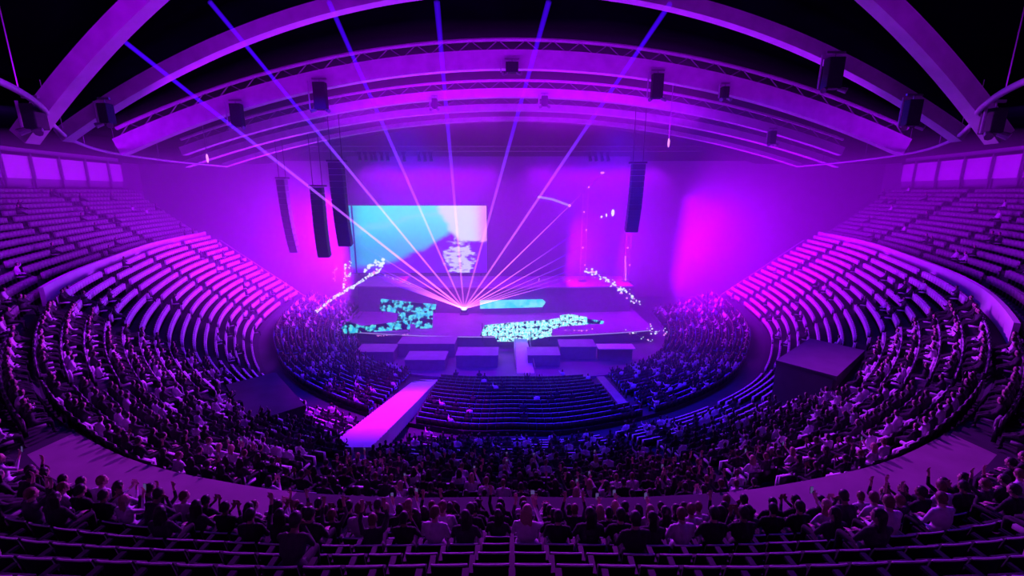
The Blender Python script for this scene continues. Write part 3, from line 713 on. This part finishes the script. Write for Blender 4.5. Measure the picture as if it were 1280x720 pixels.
def person_base(pose, lean=0.0, turn=0.0, voxel=.014, fingers=True):
    b = MB(); R = Matrix.Rotation(-lean, 4, 'X'); hipz = .55
    def T(p): return R @ (Vector(p)-Vector((0,-.02,hipz))) + Vector((0,-.02,hipz))
    # torso
    capsule(b, (-.09,-.04,hipz), (.09,-.04,hipz), .135, .135)
    capsule(b, T((0,-.05,.60)), T((0,-.06,.82)), .125, .14)
    capsule(b, T((-.07,-.06,.80)), T((-.12,-.07,.98)), .115, .075); capsule(b, T((.07,-.06,.80)), T((.12,-.07,.98)), .115, .075)
    capsule(b, T((0,-.07,.90)), T((0,-.06,1.0)), .12, .085)
    capsule(b, T((0,-.06,1.0)), T((0,-.035,1.10)), .062, .055)
    # head with face
    HR = Matrix.Rotation(turn, 4, 'Z'); hc = Vector(T((0,-.02,1.2)))
    def H(p): return hc + HR @ Vector(p)
    hb = MB(); hb.ell((0,0,.02),(.074,.095,.105),14,10); hb.ell((0,.025,-.045),(.058,.068,.07),12,8)
    hb.ell((0,.098,-.012),(.013,.022,.026),8,5); hb.ell((0,.075,-.065),(.028,.018,.010),8,5); hb.ell((0,.07,-.1),(.03,.022,.02),8,5)
    hb.ell((0,.082,.03),(.05,.014,.012),8,5)
    for s in (-1,1): hb.ell((s*.078,-.005,-.008),(.012,.02,.032),8,5); hb.ell((s*.032,.08,-.03),(.02,.014,.018),8,5)
    b.add([H(v) for v in hb.v], hb.f)
    # legs
    for s in (-1,1):
        hip = Vector((s*.10,-.02,.54)); kn = Vector((s*.13,.40,.50)); an = Vector((s*.13,.42,.10)); toe = Vector((s*.15,.56,.045))
        capsule(b, hip, kn, .088, .058); capsule(b, kn, an, .058, .04); capsule(b, an+Vector((0,-.03,-.04)), toe, .042, .034)
    for s in (-1,1):
        sh = Vector(T((s*.185,-.07,.985)))
        if pose == 'lap': el = Vector(T((s*.245,.02,.74))); wr = Vector((s*.10,.26,.63)); hd = (-s*.35,.9,-.1)
        elif pose == 'clap': el = Vector(T((s*.25,.08,.76))); wr = Vector(T((s*.05,.28,.98))); hd = (-s*.1,.35,.95)
        elif pose == 'up': el = Vector(T((s*.26,.10,1.12))); wr = Vector(T((s*.20,.14,1.40))); hd = (s*.05,.1,1)
        elif pose == 'phone':
            if s > 0: el = Vector(T((.24,.12,.86))); wr = Vector(T((.08,.30,1.12))); hd = (-.1,.35,.9)
            else: el = Vector(T((-.245,.02,.74))); wr = Vector((-.10,.26,.63)); hd = (.3,.9,-.1)
        elif pose == 'one_up':
            if s < 0: el = Vector(T((-.27,.10,1.10))); wr = Vector(T((-.24,.16,1.38))); hd = (-.1,.15,1)
            else: el = Vector(T((.245,.02,.74))); wr = Vector((.10,.26,.63)); hd = (-.3,.9,-.1)
        else:  # chin
            el = Vector((s*.15,.30,.66)); wr = Vector(T((s*.05,.13,1.05))); hd = (-s*.1,-.1,1)
        capsule(b, sh, el, .055, .043); capsule(b, el, wr, .042, .028)
        if fingers: hand(b, wr, hd, -s, .35)
        else: b.ell(wr+Vector(hd).normalized()*.06, (.04,.03,.07), 6, 4)
    me = bpy.data.meshes.new('m'); me.from_pydata(b.v, [], b.f); o = bpy.data.objects.new('tmp', me); C.objects.link(o)
    md = o.modifiers.new('r','REMESH'); md.mode = 'VOXEL'; md.voxel_size = voxel; md.use_smooth_shade = True
    sm = o.modifiers.new('s','SMOOTH'); sm.factor = .5; sm.iterations = 1 if fingers else 0
    dg = bpy.context.evaluated_depsgraph_get(); me2 = bpy.data.meshes.new_from_object(o.evaluated_get(dg))
    bpy.data.objects.remove(o); bpy.data.meshes.remove(me)
    return me2, hc, HR
def paint_person(me, shirt, skin, hc, pose):
    for m in (shirt, 'trousers', skin, 'shoes'): me.materials.append(M[m])
    n = len(me.polygons); c = np.empty(n*3); me.polygons.foreach_get('center', c); c = c.reshape(-1,3)
    idx = np.zeros(n, int)
    idx[(c[:,2] < .60) & (c[:,1] > -.25)] = 1
    idx[(c[:,2] < .10)] = 3
    idx[(c[:,2] > hc.z-.13) & (np.hypot(c[:,0]-hc.x, c[:,1]-hc.y) < .14)] = 2
    if pose in ('up','one_up'): idx[(c[:,2] > 1.30) & (np.hypot(c[:,0]-hc.x, c[:,1]-hc.y) > .14)] = 2
    elif pose == 'clap': idx[(c[:,1] > .20) & (c[:,2] > .93)] = 2
    elif pose == 'phone': idx[(c[:,1] > .24) & (c[:,2] > 1.02)] = 2
    idx[(c[:,1] > .25) & (c[:,2] > .60) & (c[:,2] < .72) & (abs(c[:,0]) < .13)] = 2
    me.polygons.foreach_set('material_index', idx); me.polygons.foreach_set('use_smooth', np.ones(n, bool))
def hair_mesh(long, voxel=.014):
    b = MB(); b.ell((0,-.012,.035),(.086,.102,.108),14,10)
    cut = MB()
    if long:
        for k in range(-4,5): capsule(b, (k*.018,-.085+abs(k)*.008,.02), (k*.024,-.10+abs(k)*.008,-.22-.02*math.cos(k)), .03, .018, 8)
    else: capsule(b, (-.04,-.08,-.03),(.04,-.08,-.03), .03,.03,8)
    me = bpy.data.meshes.new('m'); me.from_pydata(b.v, [], b.f); o = bpy.data.objects.new('tmp', me); C.objects.link(o)
    md = o.modifiers.new('r','REMESH'); md.mode = 'VOXEL'; md.voxel_size = voxel
    dg = bpy.context.evaluated_depsgraph_get(); me2 = bpy.data.meshes.new_from_object(o.evaluated_get(dg)); bpy.data.objects.remove(o)
    bm = bmesh.new(); bm.from_mesh(me2)      # open the face: push the front of the cap back inside the skull
    for v in bm.verts:
        if v.co.y > .03 and v.co.z < .075: v.co.y = .03
        r = .5+.5*math.sin(v.co.x*260+v.co.z*30); v.co += v.normal*.003*r
    bm.to_mesh(me2); bm.free(); me2.polygons.foreach_set('use_smooth', [True]*len(me2.polygons)); return me2
HAIR = {}
for i, (lg, mk) in enumerate(((False,'hair'),(True,'hair'),(False,'hair2'),(True,'hair3'))):
    me = hair_mesh(lg); me.materials.append(M[mk]); HAIR[i] = me
VAR = []
SPEC = [('lap',.02,0,'shirt_black','skin',0),('lap',-.05,.5,'shirt_grey','skin',1),('clap',.05,0,'shirt_black','skin2',0),('up',.0,0,'shirt_grey','skin',2),
        ('phone',.0,-.2,'shirt_pale','skin',3),('one_up',.0,.2,'shirt_black','skin',1),('chin',.35,0,'shirt_grey','skin2',0),('lap',.10,-.5,'shirt_pale','skin',2),('clap',-.02,.3,'shirt_pale','skin',1)]
DESC = {'lap':'hands on lap','clap':'clapping','up':'arms raised','phone':'holding up phone','one_up':'one arm raised','chin':'leaning forward'}
SH = {'shirt_black':'black top','shirt_grey':'grey top','shirt_pale':'pale top'}; HD = ['short dark hair','long dark hair','short brown hair','fair hair']
for i,(pose,lean,turn,shirt,skin,hr) in enumerate(SPEC):
    me, hc, HR = person_base(pose, lean, turn); paint_person(me, shirt, skin, hc, pose); me.name = 'person'
    o = bpy.data.objects.new('person', me); C.objects.link(o); o.location = (0,0,-60); ALL_TOP.append(o); o['category'] = 'person'
    h = bpy.data.objects.new('hair', HAIR[hr]); C.objects.link(h); h.parent = o; h.matrix_local = Matrix.Translation(hc) @ HR
    if pose == 'phone':
        ph = MB(); ph.box((.06,.33,1.26),(.075,.012,.15)); q = ph.build('tmp_phone','black',o); bpy.data.objects.remove(q)
    VAR.append((o, f'{SH[shirt]}, {HD[hr]}, {DESC[pose]}'))
LOW = []
for pose, lean, shirt in (('lap',0,0),('clap',.05,1),('up',0,0),('one_up',0,2),('lap',.1,2),('phone',0,1)):
    me, hc, HR = person_base(pose, lean, 0, .055, False)
    o = bpy.data.objects.new('tmp', me); C.objects.link(o); d = o.modifiers.new('d','DECIMATE'); d.ratio = min(1, 420/max(1,len(me.polygons)*2))
    dg = bpy.context.evaluated_depsgraph_get(); m2 = bpy.data.meshes.new_from_object(o.evaluated_get(dg)); bpy.data.objects.remove(o)
    m2.calc_loop_triangles(); V = np.empty(len(m2.vertices)*3); m2.vertices.foreach_get('co', V); V = V.reshape(-1,3)
    Tt = np.empty(len(m2.loop_triangles)*3, int); m2.loop_triangles.foreach_get('vertices', Tt); Tt = Tt.reshape(-1,3)
    cc = V[Tt].mean(1); mi = np.zeros(len(Tt), int) + (0,1,2)[shirt]
    mi[(cc[:,2] < .6)] = 3; hd = (cc[:,2] > hc.z-.12) & (np.hypot(cc[:,0], cc[:,1]-hc.y) < .14); mi[hd] = 4
    mi[hd & ((cc[:,1] < hc.y+.02) | (cc[:,2] > hc.z+.07))] = 5
    if pose in ('up','one_up'): mi[(cc[:,2] > 1.3) & ~hd] = 4
    LOW.append((V, Tt, mi))

# ------------------------------------------------------------------ where the seats and people are
AISLES = [.115,.275,.43,.58,.74,.89]
seats = []     # (pos, rot, tier, row, v)
def walk(A, B, rows, tier, offu, aisles, skip_rows=(), pitch=.56, halfgap=.62):
    for k in range(rows):
        if k in skip_rows: continue
        vv = np.linspace(-1, 1, 1601); pts = np.array([row_point(A, B, rows, k, offu, v) for v in vv])
        L = np.r_[0, np.cumsum(np.linalg.norm(np.diff(pts[:,:2],axis=0),axis=1))]
        mid = np.interp(0, vv, L); n = int(L[-1]/pitch/2)
        for i in range(-n, n+1):
            s = mid + (i+.5)*pitch
            if s < .4 or s > L[-1]-.4: continue
            v = np.interp(s, L, vv); dv = .003
            gap = min(abs(abs(v)-a) for a in aisles)*L[-1]/2
            if gap < halfgap: continue
            p = np.array([np.interp(s, L, pts[:,j]) for j in range(3)])
            a = row_point(A,B,rows,k,offu,v+dv)-row_point(A,B,rows,k,offu,v-dv)
            rot = math.atan2(a[1], a[0])              # tangent; the seat faces tangent rotated +90 (inward)
            seats.append((p, rot, tier, k, v))
walk(T_, P_, R_UP, 'up', .42, [.20,.36,.52,.68,.84])
n0 = len(seats); walk(P_, K_, 1, 'up', .35, [.36]); seats[n0:] = [(p, rt, t_, R_UP, v) for (p, rt, t_, k, v) in seats[n0:] if .222 < abs(v) < .345]
walk(Q_, M_, R_LO, 'lo', .42, AISLES)
walk(N_, F_, R_FL, 'fl', .42, [.2,.5,.8])
def in_box(x, y, c, rz, L, Wd):
    d = Vector((x-c[0], y-c[1], 0)); q = Matrix.Rotation(-rz,3,'Z') @ d; return abs(q.x) < Wd/2+.35 and abs(q.y) < L/2+.35
keep = []
for s in seats:
    x, y, z = s[0]
    if y < 1.2 and s[2] == 'up' and abs(x) < 16: continue
    if s[2] == 'up' and s[3] == R_UP-1 and 5.5 < abs(x) and abs(s[4]) < .216: continue
    pr = project(s[0]+np.array([0,0,.7]))
    if pr is None or pr[0] < -140 or pr[0] > 1420 or pr[1] > 860: continue
    if s[2] in ('lo','fl') and (-9.4-.4 < x < -7.2+.4) and y > 19.4: continue
    if s[2] == 'fl' and 7.8 < x < 9.4 and y > 30: continue
    if in_box(x,y,(19.6,25.6),math.radians(-50),7.5,3.2) or in_box(x,y,(-15.2,24.2),math.radians(42),6.0,2.6): continue
    keep.append(s+(pr,))
seats = keep
def occupied(s):
    p, rot, tier, k, v, pr = s; x, y = p[0], p[1]; r = random.random()
    if tier == 'up':
        if y < 6.3 and abs(x) < 13: return r < (.10 if y > 4.6 else .03)
        if y < 10.5 and abs(x) < 4.6: return r < (.97 if k >= R_UP-2 else .78)
        if k >= R_UP-3 and abs(x) < 17: return r < .85
        if y < 11.5 and abs(x) < 12: return r < .42
        if y < 16: return r < .8
        if y < (24 if x < 0 else 19): return r < .6
        return r < .03
    if tier == 'lo':
        edge = 25.5 if x < 0 else 23.5
        if y < edge - 2: return r < .80
        if y < edge + 2: return r < .45
        return r < .03
    if abs(x) < 8 or (x > 0 and x < 9): return r < .12
    if y < 36: return r < .5
    return r < .8
occ = [occupied(s) for s in seats]
dist = np.array([np.linalg.norm(s[0]) for s in seats])
inview = np.array([0 < s[5][0] < 1280 and s[5][1] < 735 for s in seats])
order = np.argsort(dist + 1000*(~inview))
NS = 300
near_seats = set(order[:NS].tolist())
oi = np.array([i for i in order if occ[i]]); near_people = set(oi[:300].tolist())
# ordinals inside the nearest rows, left to right in view
def ordinal(n):
    W_ = ['zeroth','first','second','third','fourth','fifth','sixth','seventh','eighth','ninth','tenth','eleventh','twelfth','thirteenth','fourteenth','fifteenth','sixteenth','seventeenth','eighteenth','nineteenth']
    if n < 20: return W_[n]
    t, u = divmod(n, 10); tens = {2:'twent',3:'thirt',4:'fort',5:'fift'}[t]
    return tens+'ieth' if u == 0 else tens+'y-'+W_[u]
rows_up = sorted({seats[i][3] for i in near_seats if seats[i][2]=='up'})
def put_seat(i):
    p, rot, tier, k, v, pr = seats[i]; src = SEAT_O if occ[i] else SEAT_F
    o = copy_tree(src); o.location = p; o.rotation_euler = (0,0,rot); return o
for k in rows_up:
    ids = sorted([i for i in near_seats if seats[i][2]=='up' and seats[i][3]==k], key=lambda i: seats[i][5][0])
    rn = ordinal(rows_up.index(k)+1)
    for n, i in enumerate(ids):
        o = put_seat(i); st = 'occupied dark seat' if occ[i] else 'empty tip-up seat'
        tag(o, f'{st}, {rn} row below the camera, {ordinal(n+1)} from the left', 'seat', 'seats in the rows just below the camera')
TN = {'up':'upper stand', 'lo':'lower stand', 'fl':'floor rows'}
for tr in ('lo','fl'):
    for side in ('left','right'):
        ids = [i for i in near_seats if seats[i][2]==tr and (seats[i][0][0]<0)==(side=='left')]; kk = sorted({seats[i][3] for i in ids})
        for a_, k in enumerate(kk):
            for n, i in enumerate(sorted([i for i in ids if seats[i][3]==k], key=lambda i: seats[i][5][0])):
                o = put_seat(i); tag(o, f'{"filled" if occ[i] else "empty"} seat, {side} {TN[tr]}, {ordinal(a_+1)} row, {ordinal(n+1)} from the left', 'seat', f'seats in the {side} {TN[tr]}')
def put_person(i):
    p, rot, tier, k, v, pr = seats[i]; n = random.choices(range(9), (6,5,4,2,3,2,3,3,2))[0]; src, d = VAR[n]
    o = copy_tree(src); o.location = p + np.array([0,0,.0]); o.rotation_euler = (0,0,rot+random.uniform(-.15,.15)); s = random.uniform(.94,1.06); o.scale = (s,s,s); o['d'] = d; return o
prow = {}
for i in near_people:
    o = put_person(i); tier, k = seats[i][2], seats[i][3]; d = o['d']; del o['d']
    if tier == 'up' and abs(seats[i][0][0]) < 12: key = ('', 'near block', k)
    else: key = ('left ' if seats[i][0][0] < 0 else 'right ', TN[tier], k)
    prow.setdefault(key, []).append((seats[i][5][0], o, d))
def phone_for(o, lab):
    t = thing('phone', (0,0,0), lab, 'phone', 'phones held up in the crowd')
    Mx = Matrix.Translation(o.location) @ Matrix.Rotation(o.rotation_euler.z, 4, 'Z') @ Matrix.Scale(o.scale[0], 4)
    t.location = Mx @ Vector((.055,.385,1.24)); t.rotation_euler = (math.radians(-8),0,o.rotation_euler.z)
    if 'case' not in PH:
        b = MB(); b.box((0,0,0),(.078,.010,.155)); c = b.build('case', 'black', t, bevel=.003); PH['case'] = c
        b = MB(); b.box((0,-.0062,0),(.07,.002,.145)); PH['screen'] = b.build('screen', 'phone', t)
    else:
        for q in ('case','screen'): c = PH[q].copy(); C.objects.link(c); c.parent = t
PH = {}
for zone in sorted({(q[0],q[1]) for q in prow}):
    for n, key in enumerate(sorted(q for q in prow if (q[0],q[1]) == zone)):
        for j, (x, o, d) in enumerate(sorted(prow[key], key=lambda q: q[0])):
            tag(o, f'{d}; {key[0]}{key[1]}, {ordinal(n+1)} row, {ordinal(j+1)} from left', 'person', f'people in the {key[0]}{key[1]}')
            if 'phone' in d: phone_for(o, f'phone of a person in the {key[0]}{key[1]}, {ordinal(n+1)} row, {ordinal(j+1)} from left')
for src in [SEAT_F, SEAT_O] + [v[0] for v in VAR]:
    for ch in list(src.children): bpy.data.objects.remove(ch)
    ALL_TOP.remove(src); bpy.data.objects.remove(src)

# ------------------------------------------------------------------ all farther seats and people, one object each
def merge(name, items, mats, label, cat):
    VV, TT, MI = [], [], []; b = 0
    for (V, Tt, mi, p, rot, sc) in items:
        c, s = math.cos(rot), math.sin(rot); R = np.array([[c,-s,0],[s,c,0],[0,0,1]])
        VV.append((V*sc) @ R.T + p); TT.append(Tt+b); MI.append(mi); b += len(V)
    VV = np.concatenate(VV); TT = np.concatenate(TT); MI = np.concatenate(MI)
    me = bpy.data.meshes.new(name); me.vertices.add(len(VV)); me.vertices.foreach_set('co', VV.ravel())
    w = TT.shape[1]; me.loops.add(TT.size); me.loops.foreach_set('vertex_index', TT.ravel().astype(np.int32))
    me.polygons.add(len(TT)); me.polygons.foreach_set('loop_start', np.arange(0, TT.size, w, dtype=np.int32)); me.polygons.foreach_set('loop_total', np.full(len(TT), w, np.int32))
    for m in mats: me.materials.append(M[m])
    me.polygons.foreach_set('material_index', MI.astype(np.int32)); me.update(calc_edges=True)
    o = bpy.data.objects.new(name, me); C.objects.link(o); ALL_TOP.append(o); return tag(o, label, cat, kind='stuff')
def low_seat(folded):
    b = MB(); b.cur = 0
    b.box((0,-.275,.62),(.54,.05,.5)); b.box((-.26,-.2,.3),(.04,.12,.56))
    b.cur = 1; b.box((0,-.235,.62),(.55,.035,.44))
    if folded: b.box((0,-.15,.60),(.55,.09,.42))
    else: b.box((0,.02,.43),(.47,.44,.09))
    return np.array(b.v), np.array(b.f), np.array(b.mi)
LS = {True: low_seat(True), False: low_seat(False)}
def far_items(tier, left):
    return [(*LS[not occ[i]], seats[i][0], seats[i][1], 1.0) for i in range(len(seats)) if i not in near_seats and seats[i][2]==tier and (seats[i][0][0]<0)==left]
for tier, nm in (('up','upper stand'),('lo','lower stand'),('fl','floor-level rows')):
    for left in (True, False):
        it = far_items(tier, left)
        if it: merge('arena_seats', it, ['shell',{'fl':'floor_cushion','up':'dim_upper_cushion','lo':'cushion'}[tier]], f'mass of distant seats in the {nm} on the {"left" if left else "right"}', 'seats')
for left in (True, False):
    it = [(*LOW[random.choices(range(6),(8,5,3,3,4,3))[0]], seats[i][0], seats[i][1]+random.uniform(-.2,.2), random.uniform(.93,1.07)) for i in oi.tolist() if i not in near_people and (seats[i][0][0]<0)==left]
    merge('crowd', it, ['shirt_black','shirt_grey','shirt_pale','trousers','skin','hair'], f'distant crowd of spectators in the {"left" if left else "right"} stands', 'crowd')
print('SEATS', len(seats), 'PEOPLE', sum(occ))

# ================================================================== HAZE
m = bpy.data.materials.new('haze'); m.use_nodes = True; t_ = m.node_tree; t_.nodes.clear()
o_ = t_.nodes.new('ShaderNodeOutputMaterial'); vsn = t_.nodes.new('ShaderNodeVolumeScatter'); vsn.inputs['Density'].default_value = HAZE_DENSITY
vsn.inputs['Color'].default_value = (1,1,1,1); vsn.inputs['Anisotropy'].default_value = 0.0; t_.links.new(vsn.outputs[0], o_.inputs['Volume'])
hz = boxo('haze', (0, 53, -3), (122, 41, 29), m); tag(hz, 'thin theatrical haze filling the air around the stage', 'haze', kind='stuff')
hz.display_type = 'WIRE'

# ------------------------------------------------------------------ added wash spots and area lights, no fixtures built
for i,(x,y,z,aim,pw,col,cone) in enumerate(WASH):
    ld = bpy.data.lights.new('unseen_wash_spot', 'SPOT'); ld.energy = pw*POWER; ld.color = col; ld.spot_size = math.radians(cone); ld.spot_blend = 1.0; ld.shadow_soft_size = .25
    lo_ = bpy.data.objects.new('unseen_wash_spot', ld); C.objects.link(lo_); lo_.location = (x,y,z); ALL_TOP.append(lo_)
    d = (Vector(aim)-Vector((x,y,z))); lo_.rotation_euler = d.to_track_quat('-Z','Y').to_euler()
for (c_, d_, w_, h_, pw, col) in AREAS:
    ld = bpy.data.lights.new('unseen_wash_area', 'AREA'); ld.shape = 'RECTANGLE'; ld.size = w_; ld.size_y = h_; ld.energy = pw*POWER; ld.color = col
    lo_ = bpy.data.objects.new('unseen_wash_area', ld); C.objects.link(lo_); lo_.location = c_; ALL_TOP.append(lo_)
    lo_.rotation_euler = Vector(d_).to_track_quat('-Z','Y').to_euler()
# everything above was measured from the eye: lift it so the arena floor is at z = 0
for o in ALL_TOP:
    o.location.z += EYE
